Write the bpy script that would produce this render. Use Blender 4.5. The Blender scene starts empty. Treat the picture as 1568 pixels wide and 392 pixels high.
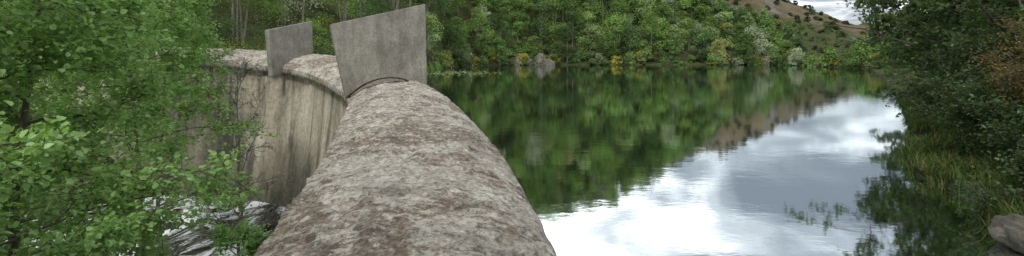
import bpy, math, numpy as np, time
from mathutils import Vector
_t=time.time()
rng=np.random.default_rng(7)
scene=bpy.context.scene
EYE=2.3
# ------------------------------------------------------------------ helpers
def hash3(i,j,k,seed=0):
    n=(i.astype(np.int64)*73856093)^(j.astype(np.int64)*19349663)^(k.astype(np.int64)*83492791)^(seed*2654435)
    n=(n^(n>>13))&0x7fffffff
    n=(n*1274126177)&0x7fffffff
    n=(n^(n>>16))&0xffff
    return n/65535.0
def vnoise(P,scale=1.0,seed=0):
    Q=np.asarray(P,float)*scale
    I=np.floor(Q).astype(np.int64); F=Q-I; F=F*F*(3-2*F)
    r=0
    for a in (0,1):
        wa=F[:,0] if a else 1-F[:,0]
        for b in (0,1):
            wb=F[:,1] if b else 1-F[:,1]
            for c in (0,1):
                wc=F[:,2] if c else 1-F[:,2]
                r=r+wa*wb*wc*hash3(I[:,0]+a,I[:,1]+b,I[:,2]+c,seed)
    return r
def fbm(P,scale=1.0,octv=4,seed=0):
    r=0;amp=1;t=0
    for o in range(octv):
        r=r+amp*vnoise(P,scale*(2.03**o),seed+o*17); t+=amp; amp*=.5
    return r/t
def sstep(x): x=np.clip(x,0,1); return x*x*(3-2*x)
def link(o,parent=None):
    scene.collection.objects.link(o)
    if parent: o.parent=parent
    return o
def mesh_np(name,V,F,mats=(),col=None,smooth=False,mi=None,parent=None,k=4):
    V=np.asarray(V,np.float32); F=np.asarray(F,np.int32)
    me=bpy.data.meshes.new(name)
    me.vertices.add(len(V)); me.vertices.foreach_set('co',V.ravel())
    nf=len(F); k=F.shape[1]
    me.loops.add(nf*k); me.loops.foreach_set('vertex_index',F.ravel())
    me.polygons.add(nf); me.polygons.foreach_set('loop_start',np.arange(0,nf*k,k,dtype=np.int32))
    try: me.polygons.foreach_set('loop_total',np.full(nf,k,np.int32))
    except Exception: pass
    for m in mats: me.materials.append(m)
    if mi is not None: me.polygons.foreach_set('material_index',np.asarray(mi,np.int32))
    me.polygons.foreach_set('use_smooth',np.full(nf,smooth,bool))
    if col is not None:
        a=me.color_attributes.new('Col','FLOAT_COLOR','POINT')
        c=np.ones((len(V),4),np.float32); c[:,:3]=col
        a.data.foreach_set('color',c.ravel())
    me.update(calc_edges=True)
    o=bpy.data.objects.new(name,me)
    return link(o,parent)
def norm(a): return a/np.maximum(np.linalg.norm(a,axis=-1,keepdims=True),1e-9)
def frames(N,r):
    N=norm(N); A=r.normal(size=N.shape); T=norm(np.cross(N,A)); B=np.cross(N,T); return N,T,B
def leaf_quads(C,N,S,r,aspect=.75):
    N,T,B=frames(N,r); S=S[:,None]
    V=np.stack([C-T*S*.5, C-B*S*.5*aspect+N*S*.08, C+T*S*.5, C+B*S*.5*aspect+N*S*.08],1).reshape(-1,3)
    F=np.arange(len(C)*4).reshape(-1,4); return V,F
def leaf_fold(C,N,T,S,aspect=.8):
    N=norm(N);B=norm(np.cross(N,T));T=np.cross(B,N);S=S[:,None];w=S*.5*aspect
    b=C; t=C+T*S-N*S*.12
    l1=C+T*S*.3+B*w+N*S*.1; l2=C+T*S*.75+B*w*.8+N*S*.05
    r1=C+T*S*.3-B*w+N*S*.1; r2=C+T*S*.75-B*w*.8+N*S*.05
    V=np.stack([b,t,l1,l2,r1,r2],1).reshape(-1,3)
    i=np.arange(len(C))*6
    F=np.concatenate([np.stack([i,i+1,i+3,i+2],1),np.stack([i,i+4,i+5,i+1],1)])
    return V,F
def seg_tubes(P0,P1,R0,R1,sides=5):
    P0=np.asarray(P0);P1=np.asarray(P1);R0=np.asarray(R0);R1=np.asarray(R1)
    D=norm(P1-P0); up=np.where(np.abs(D[:,2:3])>.9,np.array([[1.,0,0]]),np.array([[0,0,1.]]))
    T=norm(np.cross(D,up));B=np.cross(D,T)
    a=np.arange(sides)/sides*2*np.pi
    ring=T[:,None,:]*np.cos(a)[None,:,None]+B[:,None,:]*np.sin(a)[None,:,None]
    V=np.concatenate([P0[:,None]+ring*R0[:,None,None],P1[:,None]+ring*R1[:,None,None]],1).reshape(-1,3)
    base=np.arange(len(P0))[:,None]*(2*sides); j=np.arange(sides)[None]; j2=(j+1)%sides
    F=np.stack([base+j,base+j2,base+j2+sides,base+j+sides],-1).reshape(-1,4)
    return V,F
# ------------------------------------------------------------------ materials
def newmat(name):
    m=bpy.data.materials.new(name); m.use_nodes=True
    nt=m.node_tree; nt.nodes.clear(); out=nt.nodes.new('ShaderNodeOutputMaterial')
    return m,nt,out
def N(nt,t,**kw):
    n=nt.nodes.new(t)
    for k,v in kw.items():
        if k.startswith('i_'):
            key=k[2:]; key=int(key) if key.isdigit() else key.replace('_',' ')
            n.inputs[key].default_value=v
        else: setattr(n,k,v)
    return n
def ramp(nt,stops,fac=None,interp='LINEAR'):
    n=nt.nodes.new('ShaderNodeValToRGB'); cr=n.color_ramp; cr.interpolation=interp
    while len(cr.elements)<len(stops): cr.elements.new(.5)
    for e,(p,c) in zip(cr.elements,stops):
        e.position=p; e.color=(c[0],c[1],c[2],1) if not np.isscalar(c) else (c,c,c,1)
    if fac is not None: nt.links.new(fac,n.inputs[0])
    return n.outputs[0]
def noise(nt,vec,scale,detail=5,rough=.6,dist=0):
    n=N(nt,'ShaderNodeTexNoise',i_Scale=scale,i_Detail=detail,i_Roughness=rough,i_Distortion=dist)
    if vec is not None: nt.links.new(vec,n.inputs['Vector'])
    return n.outputs[0]
def mixc(nt,f,a,b,bt='MIX'):
    n=nt.nodes.new('ShaderNodeMix'); n.data_type='RGBA'; n.blend_type=bt
    for s,v in ((n.inputs[0],f),(n.inputs[6],a),(n.inputs[7],b)):
        if isinstance(v,bpy.types.NodeSocket): nt.links.new(v,s)
        elif np.isscalar(v): s.default_value=v
        else: s.default_value=(*v,1)
    return n.outputs[2]
def math_(nt,op,a,b=None,clamp=False):
    n=nt.nodes.new('ShaderNodeMath'); n.operation=op; n.use_clamp=clamp
    for s,v in ((n.inputs[0],a),(n.inputs[1],b)):
        if v is None: continue
        if isinstance(v,bpy.types.NodeSocket): nt.links.new(v,s)
        else: s.default_value=v
    return n.outputs[0]
def mapping(nt,vec,scale=(1,1,1)):
    n=N(nt,'ShaderNodeMapping'); n.inputs['Scale'].default_value=scale; nt.links.new(vec,n.inputs['Vector']); return n.outputs[0]
def foliage_mat(name,trans=.35,rough=.45,spec=.3):
    m,nt,out=newmat(name)
    at=N(nt,'ShaderNodeAttribute',attribute_name='Col')
    p=N(nt,'ShaderNodeBsdfPrincipled',i_Roughness=rough); p.inputs['Specular IOR Level'].default_value=spec
    t=N(nt,'ShaderNodeBsdfTranslucent')
    c2=mixc(nt,1.0,at.outputs[0],(1.25,1.3,.6),'MULTIPLY')
    mx=N(nt,'ShaderNodeMixShader',i_0=trans)
    nt.links.new(at.outputs[0],p.inputs['Base Color']); nt.links.new(c2,t.inputs[0])
    nt.links.new(p.outputs[0],mx.inputs[1]); nt.links.new(t.outputs[0],mx.inputs[2]); nt.links.new(mx.outputs[0],out.inputs[0])
    return m
M_leaf=foliage_mat('leaf_foliage',.42,.42,.5); M_far=foliage_mat('distant_foliage',.3,.7,.15); M_grass=foliage_mat('grass_blades',.3,.6,.2)
def bark_mat(name,c1,c2):
    m,nt,out=newmat(name); tc=N(nt,'ShaderNodeTexCoord')
    n=noise(nt,mapping(nt,tc.outputs['Object'],(1,1,.25)),9,6)
    c=ramp(nt,[(.3,c1),(.7,c2)],n)
    p=N(nt,'ShaderNodeBsdfPrincipled',i_Roughness=.9); nt.links.new(c,p.inputs['Base Color'])
    b=N(nt,'ShaderNodeBump',i_Strength=.5,i_Distance=.02); nt.links.new(n,b.inputs['Height']); nt.links.new(b.outputs[0],p.inputs['Normal'])
    nt.links.new(p.outputs[0],out.inputs[0]); return m
M_bark=bark_mat('bark',(.05,.04,.03),(.14,.12,.09)); M_twig=bark_mat('bare_twig',(.10,.08,.07),(.24,.21,.18))

def crest_mat():
    m,nt,out=newmat('lichen_concrete'); tc=N(nt,'ShaderNodeTexCoord'); O=tc.outputs['Object']
    big=noise(nt,O,.6,5,.6,.5); mid=noise(nt,O,3.6,9,.78,.3); fine=noise(nt,O,12,8,.9)
    base=ramp(nt,[(.37,(.10,.088,.07)),(.44,(.28,.255,.205)),(.51,(.43,.405,.34)),(.57,(.56,.53,.46)),(.65,(.70,.68,.61))],fine)
    brown=ramp(nt,[(.40,(.055,.04,.03)),(.50,(.18,.135,.10)),(.60,(.36,.30,.235))],fine)
    s=math_(nt,'ADD',math_(nt,'MULTIPLY',big,1.),math_(nt,'MULTIPLY',mid,1.2))
    mr=N(nt,'ShaderNodeMapRange'); nt.links.new(s,mr.inputs[0]); mr.inputs[1].default_value=1.08; mr.inputs[2].default_value=1.18; mr.inputs[3].default_value=0; mr.inputs[4].default_value=.9
    c=mixc(nt,mr.outputs[0],base,brown)
    n3=noise(nt,O,4.5,9,.82,.3); f3=ramp(nt,[(.53,0.),(.58,.7)],n3)
    c=mixc(nt,f3,c,(.62,.60,.54))
    n4=noise(nt,O,8,8,.75,.5); f4=ramp(nt,[(.58,0.),(.63,.65)],n4)
    c=mixc(nt,f4,c,(.20,.165,.075))
    n5=noise(nt,O,5.,9,.85,.2); f5=ramp(nt,[(.41,.85),(.455,0.)],n5)
    c=mixc(nt,f5,c,(.10,.085,.068))
    n6=noise(nt,O,1.5,8,.7,.6); c=mixc(nt,.8,c,ramp(nt,[(.36,.5),(.52,1.),(.68,1.15)],n6),'MULTIPLY')
    sp=N(nt,'ShaderNodeSeparateXYZ'); nt.links.new(O,sp.inputs[0])
    wet=ramp(nt,[(.0,1.),(.09,.9),(.16,0.)],sp.outputs[2]); c=mixc(nt,wet,c,(.05,.055,.03))
    p=N(nt,'ShaderNodeBsdfPrincipled',i_Roughness=.92); p.inputs['Specular IOR Level'].default_value=.2; nt.links.new(c,p.inputs['Base Color'])
    h=mixc(nt,.5,mid,fine)
    b=N(nt,'ShaderNodeBump',i_Strength=1.,i_Distance=.08); nt.links.new(h,b.inputs['Height']); nt.links.new(b.outputs[0],p.inputs['Normal'])
    nt.links.new(p.outputs[0],out.inputs[0]); return m
def face_mat():
    m,nt,out=newmat('stained_dam_face'); tc=N(nt,'ShaderNodeTexCoord'); O=tc.outputs['Object']
    st=noise(nt,mapping(nt,O,(1,1,.35)),.55,8,.65,.6); fine=noise(nt,O,5,9,.8)
    st2=noise(nt,mapping(nt,O,(1,1,.08)),1.3,8,.75,.4)
    c=ramp(nt,[(.3,(.22,.195,.15)),(.42,(.34,.30,.225)),(.56,(.45,.405,.31)),(.72,(.55,.51,.42))],st)
    c=mixc(nt,.65,c,ramp(nt,[(.37,.4),(.56,1.12)],fine),'MULTIPLY')
    c=mixc(nt,.8,c,ramp(nt,[(.40,.18),(.49,.9),(.6,1.1)],st2),'MULTIPLY')
    br=N(nt,'ShaderNodeSeparateXYZ'); nt.links.new(O,br.inputs[0])
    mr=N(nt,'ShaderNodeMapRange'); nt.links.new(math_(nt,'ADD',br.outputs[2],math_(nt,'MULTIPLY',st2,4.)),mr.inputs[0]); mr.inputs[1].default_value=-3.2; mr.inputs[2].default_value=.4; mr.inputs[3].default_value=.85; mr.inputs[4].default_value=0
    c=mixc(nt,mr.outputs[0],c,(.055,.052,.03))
    p=N(nt,'ShaderNodeBsdfPrincipled',i_Roughness=.85); nt.links.new(c,p.inputs['Base Color'])
    b=N(nt,'ShaderNodeBump',i_Strength=.5,i_Distance=.04); nt.links.new(fine,b.inputs['Height']); nt.links.new(b.outputs[0],p.inputs['Normal'])
    nt.links.new(p.outputs[0],out.inputs[0]); return m
def fin_mat():
    m,nt,out=newmat('weathered_concrete'); tc=N(nt,'ShaderNodeTexCoord'); O=tc.outputs['Object']
    a=noise(nt,O,1.3,7,.65); f=noise(nt,O,14,8,.85); s=noise(nt,mapping(nt,O,(1,1,.2)),3,7,.7,.4)
    c=ramp(nt,[(.3,(.16,.147,.12)),(.5,(.255,.24,.20)),(.7,(.34,.32,.275))],a)
    c=mixc(nt,.7,c,ramp(nt,[(.36,.4),(.6,1.25)],f),'MULTIPLY'); c=mixc(nt,.5,c,ramp(nt,[(.36,.5),(.55,1.1)],s),'MULTIPLY')
    sp=noise(nt,O,30,4,.7); c=mixc(nt,ramp(nt,[(.58,0.),(.66,.65)],sp),c,(.08,.07,.055))
    p=N(nt,'ShaderNodeBsdfPrincipled',i_Roughness=.9); nt.links.new(c,p.inputs['Base Color'])
    b=N(nt,'ShaderNodeBump',i_Strength=.4,i_Distance=.02); nt.links.new(f,b.inputs['Height']); nt.links.new(b.outputs[0],p.inputs['Normal'])
    nt.links.new(p.outputs[0],out.inputs[0]); return m
def water_mat(name,col,rip=.05,boost=1.7,foam=False,tint=(.84,.90,.91)):
    m,nt,out=newmat(name); tc=N(nt,'ShaderNodeTexCoord'); O=tc.outputs['Object']
    n1=noise(nt,mapping(nt,O,(1,1.6,1)),1.3,3,.5); n2=noise(nt,mapping(nt,O,(1,1.4,1)),6,2,.5); n3=noise(nt,O,.10,3,.5)
    h=mixc(nt,.25,n1,n2)
    h=mixc(nt,ramp(nt,[(.40,.15),(.62,1.)],n3),(.5,.5,.5),h)
    b=N(nt,'ShaderNodeBump',i_Strength=1.,i_Distance=rip); nt.links.new(h,b.inputs['Height'])
    d=N(nt,'ShaderNodeBsdfDiffuse'); d.inputs[0].default_value=(*col,1)
    g=N(nt,'ShaderNodeBsdfGlossy',i_Roughness=.04); g.inputs[0].default_value=(*tint,1)
    fr=N(nt,'ShaderNodeFresnel',i_IOR=boost)
    mx=N(nt,'ShaderNodeMixShader')
    nt.links.new(b.outputs[0],g.inputs['Normal']); nt.links.new(fr.outputs[0],mx.inputs[0])
    nt.links.new(d.outputs[0],mx.inputs[1]); nt.links.new(g.outputs[0],mx.inputs[2]); sh=mx.outputs[0]
    if foam:
        fd=N(nt,'ShaderNodeBsdfDiffuse'); fd.inputs[0].default_value=(.8,.82,.84,1)
        fn=noise(nt,mapping(nt,O,(1,.5,1)),.6,8,.75,1.)
        m2=N(nt,'ShaderNodeMixShader'); nt.links.new(ramp(nt,[(.47,0.),(.55,.97)],fn),m2.inputs[0]); nt.links.new(sh,m2.inputs[1]); nt.links.new(fd.outputs[0],m2.inputs[2]); sh=m2.outputs[0]
    nt.links.new(sh,out.inputs[0]); return m
def ground_mat():
    m,nt,out=newmat('ground_soil_grass'); tc=N(nt,'ShaderNodeTexCoord'); O=tc.outputs['Object']
    at=N(nt,'ShaderNodeAttribute',attribute_name='Col')
    a=noise(nt,O,.12,8,.7); f=noise(nt,O,1.5,8,.75)
    c=mixc(nt,.7,at.outputs[0],ramp(nt,[(.35,.45),(.65,1.5)],a),'MULTIPLY'); c=mixc(nt,.7,c,ramp(nt,[(.35,.45),(.65,1.5)],f),'MULTIPLY')
    p=N(nt,'ShaderNodeBsdfPrincipled',i_Roughness=.95); p.inputs['Specular IOR Level'].default_value=.1; nt.links.new(c,p.inputs['Base Color'])
    b=N(nt,'ShaderNodeBump',i_Strength=.8,i_Distance=.3); nt.links.new(f,b.inputs['Height']); nt.links.new(b.outputs[0],p.inputs['Normal'])
    nt.links.new(p.outputs[0],out.inputs[0]); return m
def rock_mat():
    m,nt,out=newmat('lichen_rock'); tc=N(nt,'ShaderNodeTexCoord'); O=tc.outputs['Object']
    a=noise(nt,O,.8,8,.7); f=noise(nt,O,6,8,.7)
    c=ramp(nt,[(.3,(.04,.036,.028)),(.5,(.13,.117,.09)),(.7,(.28,.26,.21))],a); c=mixc(nt,.7,c,ramp(nt,[(.3,.4),(.65,1.2)],f),'MULTIPLY')
    p=N(nt,'ShaderNodeBsdfPrincipled',i_Roughness=.9); nt.links.new(c,p.inputs['Base Color'])
    b=N(nt,'ShaderNodeBump',i_Strength=.7,i_Distance=.1); nt.links.new(f,b.inputs['Height']); nt.links.new(b.outputs[0],p.inputs['Normal'])
    nt.links.new(p.outputs[0],out.inputs[0]); return m
M_crest=crest_mat(); M_face=face_mat(); M_fin=fin_mat(); M_lake=water_mat('lake_water',(.004,.014,.009),.0042,1.6)
M_stream=water_mat('stream_water',(.02,.025,.02),.03,1.8,foam=True); M_ground=ground_mat(); M_rock=rock_mat()
# ------------------------------------------------------------------ dam
ST=[((-1.0,-5,.3),(2.0,-5,.15),.55),((-1.65,1,.32),(1.05,1,.18),.58),((-2.53,5.03,.35),(.456,5.42,.2),.62),((-3.45,9.2,.4),(-.11,9.9,.25),.68),
((-4.32,12.6,.5),(-.85,13.65,.35),.82),((-5.4,16.7,.62),(-1.96,18.2,.55),1.08),((-6.4,19.8,.78),(-3.45,21.4,1.0),1.42),
((-8.7,24,1.17),(-6.5,26.3,1.75),1.88),((-11.5,27,1.65),(-10,29.9,2.2),2.32),((-14.7,28.6,1.94),(-13.8,31.6,2.45),2.55),((-19,29.5,2.2),(-18.5,33,2.7),2.8),((-27,30,2.4),(-27,34,2.9),3.0),((-33,30,2.4),(-33,34,2.9),3.0)]
A=np.array([list(s[0])+list(s[1])+[s[2]] for s in ST])
def cr(A,t):
    n=len(A); i=np.clip(np.floor(t).astype(int),0,n-2); f=(t-i)[:,None]
    p=lambda k:A[np.clip(k,0,n-1)]
    p0,p1,p2,p3=p(i-1),p(i),p(i+1),p(i+2)
    return .5*((2*p1)+(-p0+p2)*f+(2*p0-5*p1+4*p2-p3)*f**2+(-p0+3*p1-3*p2+p3)*f**3)
t=np.concatenate([np.linspace(0,1.6,30,endpoint=False),np.linspace(1.6,3.,170,endpoint=False),np.linspace(3,6,240,endpoint=False),np.linspace(6,12,220)])
S=cr(A,t); L=S[:,0:3];R=S[:,3:6];top=S[:,6]
out2=norm(np.c_[(L-R)[:,:2],np.zeros(len(S))])
ncr=110
u=np.linspace(0,1,ncr)
prof=[]; kind=[]; H=len(S)
for zf in np.linspace(0,1,14):
    z=-8.8+(L[:,2]-.35+8.8)*zf
    off=-.30+1.3*(1-zf)**1.3
    P=L+out2*off; P[:,2]=z; prof.append(P); kind.append(1)
for off,dz in ((-.28,-.34),(-.02,-.32),(.0,-.18),(0,-.05)):
    P=L+out2*off; P[:,2]=L[:,2]+dz; prof.append(P); kind.append(0)
i_cr0=len(prof)
for uu in u:
    P=L*(1-uu)+R*uu
    B=top-.04-(L[:,2]+R[:,2])/2
    P[:,2]+=B*(1-np.abs(2*uu-1)**(2.1 if uu<.5 else 3.6))
    prof.append(P); kind.append(0)
i_cr1=len(prof)
for off,dz in ((-.07,-.10),(-.10,-.2),(-.13,-.35),(-.15,-.6),(-.2,-1.2),(-.25,-3.5)):
    P=R+out2*off; P[:,2]=R[:,2]+dz; prof.append(P); kind.append(0)
V=np.stack(prof,1)
K=V.shape[1]; Vf=V.reshape(-1,3)
n_amp=np.zeros(K); n_amp[i_cr0:i_cr1]=1; n_amp[14:i_cr0]=.8; n_amp[i_cr1:]=.8
l=(fbm(Vf,1.4,4,3)-.5)*.09+(fbm(Vf,7,4,5)-.5)*.05
bl=fbm(Vf,8,3,9); l+=np.clip(bl-.52,0,1)*.18
l=l.reshape(H,K)*n_amp[None]
V[:,:,2]+=l
edge=(fbm(Vf,2.5,5,21)-.5).reshape(H,K)*.18
V[:,14:i_cr0+3,:]+=out2[:,None,:]*edge[:,14:i_cr0+3,None]
V[:,i_cr1-3:,:]+=out2[:,None,:]*edge[:,i_cr1-3:,None]*.5
idx=np.arange(H*K).reshape(H,K)
F=np.stack([idx[:-1,:-1],idx[1:,:-1],idx[1:,1:],idx[:-1,1:]],-1).reshape(-1,4)
mi=np.tile(np.array([1 if kind[k]==1 and k<13 else 0 for k in range(K-1)]),H-1)
dam=mesh_np('arch_dam',V.reshape(-1,3),F,(M_crest,M_face),smooth=True,mi=mi)
mid=((L+R)/2)
def slab(name,quad,thick):
    q=[np.array(p,float) for p in quad]
    n=norm(np.cross(q[1]-q[0],q[-1]-q[0])[None])[0]*thick/2
    k=len(q); V=[p-n for p in q]+[p+n for p in q]
    me=bpy.data.meshes.new(name)
    Fc=[list(range(k))[::-1],[k+i for i in range(k)]]+[[i,(i+1)%k,(i+1)%k+k,i+k] for i in range(k)]
    me.from_pydata([tuple(v) for v in V],[],Fc); me.materials.append(M_fin)
    o=link(bpy.data.objects.new(name,me)); bv=o.modifiers.new('b','BEVEL'); bv.width=.025; bv.segments=2; return o
slab('spillway_splitter_wall',[(-6.3,19.7,.3),(-3.55,21.2,.6),(-3.62,21.2,4.5),(-6.98,19.6,3.55),(-6.68,19.66,2.0)],.26)
slab('spillway_splitter_wall',[(-12.75,27.0,1.3),(-11.75,30.0,1.6),(-11.8,30.0,4.42),(-12.95,27.0,3.75)],.26)
# ------------------------------------------------------------------ terrain
def az_u(us): return np.degrees(np.arctan((np.array(us,float)-784)/784))
AZ_S=az_u([-3000,0,250,400,560,650,690,784,1000,1200,1250,1330,1500,4000]); RS=np.array([42,42,42,50,62,84,120,150,162,172,150,120,115,110.])
AZ_T=az_u([-3000,0,400,650,830,940,1000,1070,1110,1150,1200,1270,1330,4000]); TF=np.array([.33,.38,.40,.40,.28,.25,.20,.145,.10,.07,.042,.006,.005,.02])
AZ_H=az_u([0,650,830,1000,1070,1130,1190,1215,1250,1280,1310,1400,4000]); TH=np.array([.25,.3,.28,.205,.168,.145,.113,.100,.085,.072,.058,.05,.03])
YB=np.array([-30,-10,0,3,5.9,7.2,9,11.5,16,29,55,82,120,180,2000.]); XB=np.array([1,2.8,4.9,5.5,6.1,6.7,7.6,8.7,12.6,22,40,58,84,130,1500.])
def height(x,y):
    r=np.hypot(x,y); az=np.degrees(np.arctan2(x,y))
    rs=np.interp(az,AZ_S,RS); tf=np.interp(az,AZ_T,TF); th=np.interp(az,AZ_H,TH)
    P=np.c_[x,y,np.zeros_like(x)]
    rs=rs+(fbm(P,.09,3,2)-.5)*9*np.clip((rs-40)/60,0,1)
    rr=rs+125; hf=np.maximum(tf*rr-6,1.0)
    q=(r-rs)/125
    h1=np.where(q>0,.15+hf*(np.clip(q,0,1)*.55+.45*sstep(q)),np.maximum((r-rs)*.8,-8.))
    h2=th*430*sstep((r-215)/215)+np.where(r>215,0,-99)
    gorge=-5.75+(fbm(P,.35,4,8)-.5)*1.7
    h=np.maximum(h1,h2)
    h=h+np.clip(q*3,0,1)*(fbm(P,.02,4,11)-.5)*8+np.clip((r-300)/100,0,1)*(fbm(P,.06,4,12)-.5)*9
    d=(x-np.interp(y,YB,XB))*.75+(fbm(P,.5,3,4)-.5)*.5
    hr=np.where(d>0,.12+np.minimum(d*.22,24)*sstep(d/3)+.0,np.maximum(d*1.3,-8))
    hr=hr+np.clip(d,0,1)*(fbm(P,1.2,3,6)-.5)*.3
    h=np.where((y<-8)&(r>0),np.maximum(h,np.minimum((-8-y)*.5,1.5)),h)
    return np.maximum(np.maximum(h,hr),np.where(h<-4.5,gorge,-99))
azs=np.radians(np.concatenate([np.linspace(-60,60,440,endpoint=False),np.linspace(60,300,101)]))
rad=np.exp(np.linspace(np.log(2.5),np.log(2600),300))
AA,RR=np.meshgrid(azs,rad,indexing='ij'); x=(np.sin(AA)*RR).ravel(); y=(np.cos(AA)*RR).ravel()
z=height(x,y); na,nr=AA.shape
idx=np.arange(na*nr).reshape(na,nr)
F=np.stack([idx[:-1,:-1],idx[1:,:-1],idx[1:,1:],idx[:-1,1:]],-1).reshape(-1,4)
r=np.hypot(x,y); Pn=np.c_[x,y,z*0]
heath=np.array([.115,.092,.055]); under=np.array([.05,.06,.022]); soil=np.array([.05,.042,.028]); green=np.array([.10,.17,.03])
col=np.tile(under,(len(x),1))
n=fbm(Pn,.03,5,33)[:,None]
hc=heath*(1-sstep((n-.46)*6))+np.array([.06,.08,.03])*sstep((n-.46)*6)
w=sstep((r-290)/60)[:,None]; col=col*(1-w)+hc*w
ro=(fbm(Pn,.09,4,77)>.72)[:,None]&(r>320)[:,None]; col=np.where(ro,np.array([.14,.13,.11]),col)
w=((r<110)&(z>-.3)&(z<1.2)&(x<0)&(r>50))[:,None]; col=np.where(w,green*1.3,col)
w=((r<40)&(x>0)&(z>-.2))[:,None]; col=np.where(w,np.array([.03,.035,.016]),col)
w=(z<-3.5)[:,None]; col=np.where(w,soil*.8,col)
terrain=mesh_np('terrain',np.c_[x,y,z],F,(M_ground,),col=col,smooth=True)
# ------------------------------------------------------------------ water
def flat(name,pts,z,mat):
    me=bpy.data.meshes.new(name); me.from_pydata([(p[0],p[1],z) for p in pts],[],[list(range(len(pts)))]); me.materials.append(mat)
    return link(bpy.data.objects.new(name,me))
ms=mid[::8]
flat('lake_water',[tuple(p[:2]) for p in ms]+[(-33,32),(-70,70),(-70,300),(330,300),(330,-9),(2,-9)],0.,M_lake)
flat('stream_water',[tuple(p[:2]) for p in ms]+[(-33,32),(-45,32),(-45,-9),(0,-9)],-5.5,M_stream)
# ------------------------------------------------------------------ distant forest
PAL=np.array([[.165,.265,.07],[.13,.215,.06],[.09,.155,.045],[.055,.10,.036],[.20,.28,.11],[.28,.33,.22],[.23,.24,.09],[.11,.19,.07]])
PW=np.array([.22,.19,.16,.14,.10,.08,.04,.07])
def crown(r_,x,y,z,H,Rd,nl,ls,col,low=.25):
    k=r_.integers(9,16)
    a=r_.uniform(0,2*np.pi,k); hh=r_.uniform(low+.05,.93,k); rr=Rd*.8*np.sqrt(r_.random(k))*np.clip(1.35-hh,.25,1)
    LC=np.c_[rr*np.cos(a),rr*np.sin(a),hh*H]; LC[0]=[0,0,.85*H]
    LR=Rd*r_.uniform(.22,.5,k); LR[0]=Rd*.33
    li=r_.choice(k,nl,p=LR**2/np.sum(LR**2))
    D=norm(r_.normal(size=(nl,3))); D[:,2]=np.where(D[:,2]<-.5,-D[:,2],D[:,2])
    rad=LR[li]*(r_.uniform(.45,1.1,nl)+(r_.random(nl)<.12)*.35)*(1+.3*np.sin(D[:,0]*7+li)*np.cos(D[:,1]*6+li*2))
    C=LC[li]+D*rad[:,None]*np.array([1.1,1.1,.8])+np.array([x,y,z])
    Nn=D+r_.normal(size=(nl,3))*.45+np.array([0,0,.15])
    cc=col*(r_.uniform(.75,1.3,(k,1))[li])*r_.uniform(.8,1.25,(nl,1))
    return C,Nn,ls*r_.uniform(.6,1.4,nl),cc
fr=np.random.default_rng(11)
Cs=[];Ns=[];Ss=[];Ks=[];T0=[];T1=[];TR=[]
nc=6000; a=fr.uniform(-47,37,nc); q=fr.random(nc)**1.15; q=np.where(a<-32,q*.5,q)
rsh=np.interp(a,AZ_S,RS); rr=rsh+1.5+q*130; xx=rr*np.sin(np.radians(a)); yy=rr*np.cos(np.radians(a)); zz=height(xx,yy); tfv=np.interp(a,AZ_T,TF)
ok=(zz>.1)&~((tfv<.03)&(q>.3))
pos=np.zeros((0,2)); sel=[]
for i in np.nonzero(ok)[0]:
    mn=5.2
    if len(sel) and np.min((pos[:,0]-xx[i])**2+(pos[:,1]-yy[i])**2)<mn*mn: continue
    pos=np.vstack([pos,[xx[i],yy[i]]]); sel.append(i)
    if len(sel)>=620: break
for i in sel:
    R_=rr[i]; Q=q[i]
    H_=fr.uniform(8,15) if Q>.04 else fr.uniform(5,12)
    if a[i]>27: H_*=.5
    elif a[i]>18: H_*=.78
    Rd=H_*fr.uniform(.36,.52)
    c=PAL[fr.choice(len(PAL),p=PW)]*fr.uniform(.65,1.25)
    nl=int(2600*(90/max(R_,60))**.6); ls=.0028*R_
    if Q>.75: nl=int(nl*.6)
    C_,N_,S_,K_=crown(fr,xx[i],yy[i],zz[i]-.3,H_,Rd,nl,ls,c,low=.08 if Q<.15 else .25)
    Cs.append(C_);Ns.append(N_);Ss.append(S_);Ks.append(K_)
    if Q<.35:
        for _ in range(fr.integers(1,4)):
            m_=fr.uniform(-1,1,2); b_=fr.uniform(-.3,.3,2)
            T0.append((xx[i]+b_[0],yy[i]+b_[1],zz[i]-.5));T1.append((xx[i]+m_[0],yy[i]+m_[1],zz[i]+H_*.75));TR.append(.014*H_)
C_=np.concatenate(Cs);N_=np.concatenate(Ns);S_=np.concatenate(Ss);K_=np.concatenate(Ks)
V_,F_=leaf_quads(C_,N_,S_,fr)
forest=bpy.data.objects.new('forest_trees',None); link(forest)
mesh_np('crowns',V_,F_,(M_far,),col=np.repeat(K_,4,0),parent=forest)
V_,F_=seg_tubes(T0,T1,np.array(TR),np.array(TR)*.3,5); mesh_np('trunks',V_,F_,(M_twig,),parent=forest)
Cs=[];Ns=[];Ss=[];Ks=[]
SP=np.array([[.14,.22,.07],[.30,.28,.05],[.09,.14,.05],[.22,.24,.14],[.13,.13,.06]])
ns=650; a=fr.uniform(-30,37,ns); a[430:]=fr.uniform(16,37,ns-430); rsh=np.interp(a,AZ_S,RS)
rr=np.where(np.arange(ns)<330,rsh+fr.uniform(-3,7,ns),np.where(np.arange(ns)<430,rsh+fr.uniform(7,90,ns),fr.uniform(200,420,ns)))
xx=rr*np.sin(np.radians(a)); yy=rr*np.cos(np.radians(a)); zz=height(xx,yy)
for i in range(ns):
    if zz[i]<-.4: continue
    H_=fr.uniform(1.2,3.6); c=SP[fr.choice(5,p=[.42,.09,.30,.13,.06])]*fr.uniform(.7,1.1)
    if rr[i]>200: c=np.array([.055,.075,.033])*fr.uniform(.7,1.4)
    o=crown(fr,xx[i],yy[i],zz[i]-.4,H_,H_*.75,int(420 if rr[i]<200 else 160),.0026*rr[i],c,low=.0)
    Cs.append(o[0]);Ns.append(o[1]);Ss.append(o[2]);Ks.append(o[3])
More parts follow.
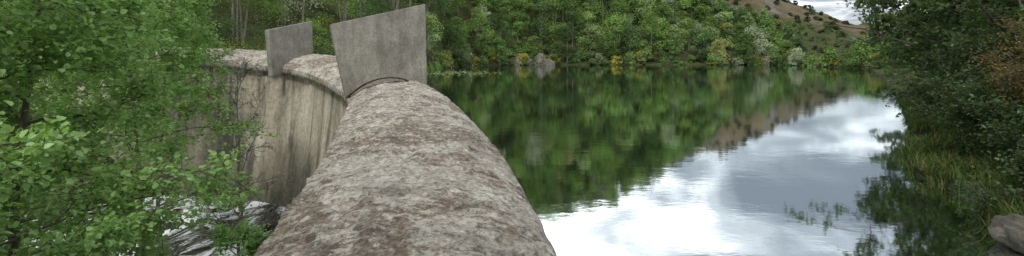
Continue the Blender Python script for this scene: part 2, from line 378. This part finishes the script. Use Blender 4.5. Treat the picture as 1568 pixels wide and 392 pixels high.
for uu,Y,zb,H_ in ((790,157,1.5,4),(806,156,2.2,3.2),(832,157,1.4,4),(846,153,.2,3),(760,152,.2,3),(818,155,2,4),(803,150.5,.1,1.6),(785,151,.1,1.5)):
    o=crown(fr,(uu-784)/784*Y,Y,zb,H_,H_*.7,500,.4,np.array([.13,.17,.05])*fr.uniform(.6,1.2),low=0)
    Cs.append(o[0]);Ns.append(o[1]);Ss.append(o[2]);Ks.append(o[3])
V_,F_=leaf_quads(np.concatenate(Cs),np.concatenate(Ns),np.concatenate(Ss),fr)
mesh_np('shoreline_shrubs',V_,F_,(M_far,),col=np.repeat(np.concatenate(Ks),4,0))
# ------------------------------------------------------------------ rocks
def rock(name,loc,size,seed,sub=4,parent=None):
    import bmesh
    bm=bmesh.new(); bmesh.ops.create_icosphere(bm,subdivisions=sub,radius=1)
    P=np.array([v.co[:] for v in bm.verts]); 
    d=1+(fbm(P+seed*3.1,1.3,3,seed)-.5)*.9+(np.abs(fbm(P+seed,3.5,3,seed+5)-.5))*-.5
    P=P*d[:,None]; P=np.round(P*4)/4*.35+P*.65
    P=P*np.array(size)+np.array(loc)
    for v,p in zip(bm.verts,P): v.co=p
    me=bpy.data.meshes.new(name); bm.to_mesh(me); bm.free(); me.materials.append(M_rock)
    return link(bpy.data.objects.new(name,me),parent)
def at(u,Y): return (u-784)/784*Y
oc=bpy.data.objects.new('rock_outcrop',None); link(oc)
for i,(uu,Y,w,h) in enumerate([(778,153,2.8,1.7),(793,154,3.,3.0),(810,154,3.,2.4),(828,154,2.8,3.6),(839,152,2.,1.8),(766,153,2,1.)]):
    rock('rock_%d'%i,(at(uu,Y),Y,.1),(w,3,h),i+3,parent=oc)
rock('boulder',(at(1243,150),150,.6),(2.2,2,2.4),21)
rock('boulder',(6.2,6.05,.15),(.33,.4,.28),31)
# ------------------------------------------------------------------ near trees
def grow(name,base,H,spread,seed,nl1=16,nl2=8,nl3=7,leaves=12,ls=.055,cols=((.07,.13,.02),(.10,.17,.03)),f0=.25,lean=(0,0),tr=.09,droop=.25,bark=None,aspect=.8,up=.35,bias=None,jit=.07):
    r=np.random.default_rng(seed); base=np.array(base,float)
    segs=[]
    n=9; f=np.linspace(0,1,n)
    tp=base+np.c_[f*lean[0],f*lean[1],f*H]+np.c_[np.cumsum(r.normal(0,.04*H/n*2,n)),np.cumsum(r.normal(0,.04*H/n*2,n)),np.zeros(n)]
    for i in range(n-1): segs.append((tp[i],tp[i+1],tr*(1-.85*f[i]),tr*(1-.85*f[i+1]),0))
    def at_(t): 
        t=t*(n-1); i=min(int(t),n-2); return tp[i]+(tp[i+1]-tp[i])*(t-i)
    tw0=[];tw1=[]
    def path(p,d,L,k,dr):
        pts=[p]; st=L/k
        for j in range(k):
            d=d+r.normal(0,.16,3)+np.array([0,0,-dr/k]); d=d/math.sqrt(d@d); p=p+d*st; pts.append(p)
        return pts,d
    for a in range(nl1):
        t=f0+(1-f0)*(a+r.random())/nl1; az=a*2.4+r.uniform(-.5,.5)
        d=np.array([math.cos(az),math.sin(az),up+r.uniform(-.2,.4)])
        if bias is not None: d=d+np.array(bias)*r.random()
        d/=math.sqrt(d@d)
        L1=spread*(1-.55*max(0,(t-.4))/.6)*r.uniform(.65,1.15)
        p1,_=path(at_(t),d,L1,6,droop)
        r1=max(.012,tr*.42*(1-.6*t))
        for i in range(6): segs.append((p1[i],p1[i+1],r1*(1-.8*i/6),r1*(1-.8*(i+1)/6),1))
        for b in range(nl2):
            s=.2+.8*(b+r.random())/nl2; i=min(int(s*6),5); q=p1[i]+(p1[i+1]-p1[i])*(s*6-i if s<1 else 1)
            dd=(p1[i+1]-p1[i]); dd=dd/math.sqrt(dd@dd)+r.normal(0,.6,3); dd/=math.sqrt(dd@dd)
            L2=L1*.42*r.uniform(.6,1.2)*(1.1-.4*s)
            p2,_=path(q,dd,L2,4,droop*.8)
            for i2 in range(4): segs.append((p2[i2],p2[i2+1],r1*.32*(1-.2*i2),r1*.32*(1-.2*(i2+1)),2))
            for c in range(nl3):
                s2=.15+.85*(c+r.random())/nl3; j=min(int(s2*4),3); q2=p2[j]+(p2[j+1]-p2[j])*min(1,s2*4-j)
                d3=(p2[j+1]-p2[j]); d3=d3/math.sqrt(d3@d3)+r.normal(0,.65,3); d3/=math.sqrt(d3@d3)
                L3=r.uniform(.18,.5)*max(.6,min(1.2,spread/3))
                e=q2+d3*L3+np.array([0,0,-.15*L3]); tw0.append(q2);tw1.append(e); segs.append((q2,e,.0045,.002,3))
    P0=np.array([s[0] for s in segs]);P1=np.array([s[1] for s in segs]);R0=np.array([s[2] for s in segs]);R1=np.array([s[3] for s in segs]);lv=np.array([s[4] for s in segs])
    root=link(bpy.data.objects.new(name,None))
    big=lv<=1; thick=1. if leaves>1 else 2.2
    v,fc=seg_tubes(P0[big],P1[big],np.maximum(R0[big],.004*thick),np.maximum(R1[big],.004*thick),7); mesh_np('trunk_and_limbs',v,fc,(bark or M_bark,),smooth=True,parent=root)
    v,fc=seg_tubes(P0[~big],P1[~big],np.maximum(R0[~big],.0028)*thick,np.maximum(R1[~big],.002)*thick,3); mesh_np('twigs',v,fc,(bark or M_bark,),parent=root)
    if leaves:
        tw0=np.array(tw0);tw1=np.array(tw1); m=len(tw0)
        ti=np.repeat(np.arange(m),leaves); nl=len(ti); s=r.random(nl)[:,None]
        D=norm(tw1-tw0)[ti]
        T=norm(D+r.normal(0,.8,(nl,3))); C=tw0[ti]*(1-s)+tw1[ti]*s+r.normal(0,jit,(nl,3))
        Nn=norm(np.array([0,0,1.])+r.normal(0,.6,(nl,3)))
        v,fc=leaf_fold(C,Nn,T,ls*r.uniform(.55,1.35,nl),aspect)
        c0=np.array(cols[0]);c1=np.array(cols[1]); k=(.6*r.random(m)[ti]+.4*r.random(nl))[:,None]
        cc=(c0*(1-k)+c1*k)*r.uniform(.8,1.2,(nl,1))
        mesh_np('leaves',v,fc,(M_leaf,),col=np.repeat(cc,6,0),parent=root)
    return root
AC=((.17,.31,.085),(.32,.48,.19))
grow('alder_tree',(-6.3,4.9,-7),12.,3.0,1,nl1=40,nl2=8,nl3=7,leaves=19,ls=.070,cols=AC,f0=.28)
grow('alder_tree',(-6.2,6.6,-7),12.5,2.3,41,nl1=32,nl2=8,nl3=7,leaves=17,ls=.066,cols=AC,f0=.35)
grow('alder_tree',(-8.9,8.6,-7),13.5,3.4,2,nl1=34,nl2=8,nl3=7,leaves=17,ls=.075,cols=AC,f0=.38)
grow('alder_tree',(-9.9,13.4,-7),14,2.9,3,nl1=32,nl2=8,nl3=6,leaves=17,ls=.08,cols=AC,f0=.44)
grow('alder_tree',(-14.5,14.5,-7),15,4,4,nl1=28,nl2=8,nl3=6,leaves=16,ls=.11,cols=AC,f0=.42)
grow('alder_tree',(-13.6,20.,-7),13.5,2.9,5,nl1=28,nl2=8,nl3=6,leaves=15,ls=.10,cols=AC,f0=.42)
grow('alder_tree',(-20,24,-7),16,5,6,nl1=28,nl2=8,nl3=6,leaves=15,ls=.16,cols=AC,f0=.4,tr=.14)
grow('willow_shrub',(-5.7,11.2,-7),5.2,1.5,8,nl1=20,nl2=7,nl3=6,leaves=16,ls=.075,cols=AC,f0=.35,tr=.05)
grow('willow_shrub',(-8.2,10.8,-7),4.2,1.5,9,nl1=18,nl2=7,nl3=6,leaves=15,ls=.08,cols=AC,f0=.3,tr=.05)
grow('willow_shrub',(-4.9,5.6,-7),7.4,1.5,10,nl1=22,nl2=7,nl3=6,leaves=16,ls=.064,cols=AC,f0=.45,tr=.05)
grow('bare_shrub',(-9.0,16.5,-7),8.8,1.9,12,nl1=30,nl2=7,nl3=5,leaves=1,ls=.05,cols=AC,f0=.3,tr=.07,bark=M_twig,up=.8,droop=0)
RD=((.030,.06,.018),(.065,.115,.034)); RC=((.055,.105,.028),(.12,.20,.055))
grow('oak_tree',(14.0,13.2,.5),9,4.8,21,nl1=34,nl2=8,nl3=7,leaves=17,ls=.11,cols=RC,f0=.1,tr=.18,bias=(-.5,0,0))
grow('oak_tree',(19.0,18.5,.8),10,5.4,22,nl1=34,nl2=8,nl3=7,leaves=17,ls=.15,cols=RD,f0=.05,tr=.2)
grow('oak_tree',(25.3,26,.8),11,6.,23,nl1=32,nl2=8,nl3=7,leaves=15,ls=.2,cols=RD,f0=.03,tr=.2)
grow('oak_tree',(34.5,37,.8),11,6.5,24,nl1=30,nl2=8,nl3=6,leaves=15,ls=.28,cols=RC,f0=.03,tr=.2,aspect=.9)
grow('oak_tree',(49,56,.8),10,7,25,nl1=28,nl2=8,nl3=6,leaves=14,ls=.36,cols=RC,f0=.03,tr=.2,aspect=.9)
grow('broom_shrub',(9.9,9.2,.3),2.4,1.4,31,nl1=22,nl2=7,nl3=6,leaves=10,ls=.045,cols=((.13,.095,.03),(.2,.155,.06)),f0=.05,tr=.04,up=.9)
grow('bramble_shrub',(12.0,12.2,.3),2.,2.3,32,nl1=24,nl2=7,nl3=6,leaves=14,ls=.08,cols=RD,f0=.02,tr=.04,up=.5)
grow('bramble_shrub',(8.9,8.0,.2),1.1,1.3,33,nl1=24,nl2=7,nl3=6,leaves=16,ls=.06,cols=RD,f0=.02,tr=.03,up=.5)
grow('bramble_shrub',(7.7,6.9,.2),.8,1.0,36,nl1=22,nl2=7,nl3=6,leaves=14,ls=.05,cols=RD,f0=.02,tr=.03,up=.5)
grow('bramble_shrub',(10.3,10.2,.2),1.5,1.6,35,nl1=24,nl2=7,nl3=6,leaves=16,ls=.065,cols=RD,f0=.02,tr=.03,up=.5)
grow('bramble_shrub',(15.6,16.0,.3),2.2,2.6,34,nl1=24,nl2=7,nl3=6,leaves=14,ls=.11,cols=RD,f0=.02,tr=.04,up=.5)
gr=np.random.default_rng(5); n=26000
yy=3.5+26*gr.random(n)**1.7; dd=gr.random(n)**1.5*1.9-.1; xx=np.interp(yy,YB,XB)+dd
zz=height(xx,yy); keep=(zz>-.15)&(fbm(np.c_[xx,yy,zz*0],1.1,3,91)>.42); xx,yy,zz=xx[keep],yy[keep],zz[keep]; n=len(xx)
P=np.c_[xx,yy,zz]; cl=fbm(P,.9,3,44); hgt=gr.uniform(.1,.34,n)*(.4+cl*1.2)
ang=gr.uniform(0,2*np.pi,n); ben=np.c_[np.cos(ang),np.sin(ang),0*ang]*hgt[:,None]*gr.uniform(.2,1.3,n)[:,None]
wv=np.c_[-np.sin(ang),np.cos(ang),0*ang]*(.003+.0005*yy[:,None])
up_=np.c_[0*ang,0*ang,hgt]
V_=np.stack([P-wv,P+wv,P+up_*.6+ben*.35+wv*.8,P+up_*.6+ben*.35-wv*.8,P+up_*.9+ben+wv*.15,P+up_*.9+ben-wv*.15],1).reshape(-1,3)
i=np.arange(n)*6; F_=np.concatenate([np.stack([i,i+1,i+2,i+3],1),np.stack([i+3,i+2,i+4,i+5],1)])
k=gr.random(n)[:,None]; dry=(gr.random(n)<.14)[:,None]
cc=np.where(dry,np.array([.20,.155,.065]),np.array([.03,.06,.014])*(1-k)+np.array([.085,.14,.03])*k)
mesh_np('bank_grass',V_,F_,(M_grass,),col=np.repeat(cc,6,0))
n=2500; tt=gr.uniform(0,1,n); P=np.c_[-6.2+tt*2.6,19.45+tt*1.4-gr.random(n)*.35,np.zeros(n)]
P[:,2]=.8+ (1.42-.8)*(1-np.abs(2*tt-1)**2.2)+tt*.2-.02
V_,F_=leaf_quads(P,gr.normal(size=(n,3))+[0,0,1],gr.uniform(.03,.08,n),gr)
cc=np.where(gr.random((n,1))<.5,np.array([.14,.11,.03]),np.array([.06,.05,.02]))
mesh_np('moss_tufts',V_,F_,(M_grass,),col=np.repeat(cc,4,0))
n=170; aa=gr.normal(size=(n,2)); P=np.c_[-8+aa[:,0]*3.2,76+aa[:,1]*7,np.full(n,.02)]
V_,F_=leaf_quads(P,np.tile([0,0,1.],(n,1))+gr.normal(size=(n,3))*.05,gr.uniform(.25,.6,n),gr,1.)
mesh_np('water_lily_patch',V_,F_,(M_grass,),col=np.tile([.25,.3,.18],(len(V_),1)))
# ------------------------------------------------------------------ world
w=bpy.data.worlds.new('World'); scene.world=w; w.use_nodes=True; nt=w.node_tree; nt.nodes.clear()
out=nt.nodes.new('ShaderNodeOutputWorld'); bg=nt.nodes.new('ShaderNodeBackground'); bg.inputs[1].default_value=.1
SE,SR=52,200
sky=nt.nodes.new('ShaderNodeTexSky'); sky.sky_type='NISHITA'; sky.sun_disc=False; sky.sun_elevation=math.radians(SE); sky.sun_rotation=math.radians(SR)
tc=N(nt,'ShaderNodeTexCoord'); G=tc.outputs['Generated']; sp=N(nt,'ShaderNodeSeparateXYZ'); nt.links.new(G,sp.inputs[0])
az_=math_(nt,'ADD',math_(nt,'MAXIMUM',sp.outputs[2],0.),.14)
cb=N(nt,'ShaderNodeCombineXYZ'); nt.links.new(math_(nt,'DIVIDE',sp.outputs[0],az_),cb.inputs[0]); nt.links.new(math_(nt,'DIVIDE',sp.outputs[1],az_),cb.inputs[1])
n1=noise(nt,cb.outputs[0],1.6,9,.6,.9)
n1=math_(nt,'ADD',math_(nt,'MULTIPLY',n1,1.5),-.25)
def bank(s,t_,width,amt):
    d=Vector((s,1,t_)).normalized()
    vm=N(nt,'ShaderNodeVectorMath',operation='DOT_PRODUCT'); nt.links.new(G,vm.inputs[0]); vm.inputs[1].default_value=d
    mr=N(nt,'ShaderNodeMapRange'); mr.interpolation_type='SMOOTHSTEP'; nt.links.new(vm.outputs['Value'],mr.inputs[0])
    mr.inputs[1].default_value=math.cos(math.radians(width)); mr.inputs[2].default_value=1; mr.inputs[3].default_value=0; mr.inputs[4].default_value=amt
    return mr.outputs[0]
v=n1
for b_ in (bank(.14,.34,15,.20),bank(.30,.22,7,.08),bank(.56,.11,9,.10),bank(.48,.30,17,-.17),bank(.75,.30,16,-.10)):
    v=math_(nt,'ADD',v,b_)
cl=ramp(nt,[(.22,(2.8,3.1,3.6)),(.40,(5.4,5.9,6.5)),(.54,(11,11.4,11.9)),(.70,(22,22,21.8))],v)
c=mixc(nt,.9,sky.outputs[0],cl); nt.links.new(c,bg.inputs[0]); nt.links.new(bg.outputs[0],out.inputs[0])
sd=bpy.data.lights.new('sun','SUN'); sd.energy=2.4; sd.angle=math.radians(10); sd.color=(1,.97,.92)
so=link(bpy.data.objects.new('sun',sd))
a=math.radians(SR); e=math.radians(SE); dirv=Vector((math.sin(a)*math.cos(e),math.cos(a)*math.cos(e),math.sin(e)))
so.rotation_euler=dirv.to_track_quat('Z','Y').to_euler()
# ------------------------------------------------------------------ camera
cd=bpy.data.cameras.new('camera'); cd.sensor_width=36; cd.lens=18; cd.shift_y=-.0689; cd.clip_end=6000; cd.clip_start=.05
co=link(bpy.data.objects.new('camera',cd)); co.location=(0,0,EYE); co.rotation_euler=(math.radians(90),0,0); scene.camera=co
scene.view_settings.view_transform='Standard'; scene.view_settings.look='None'; scene.view_settings.exposure=0
print('T end',time.time()-_t)
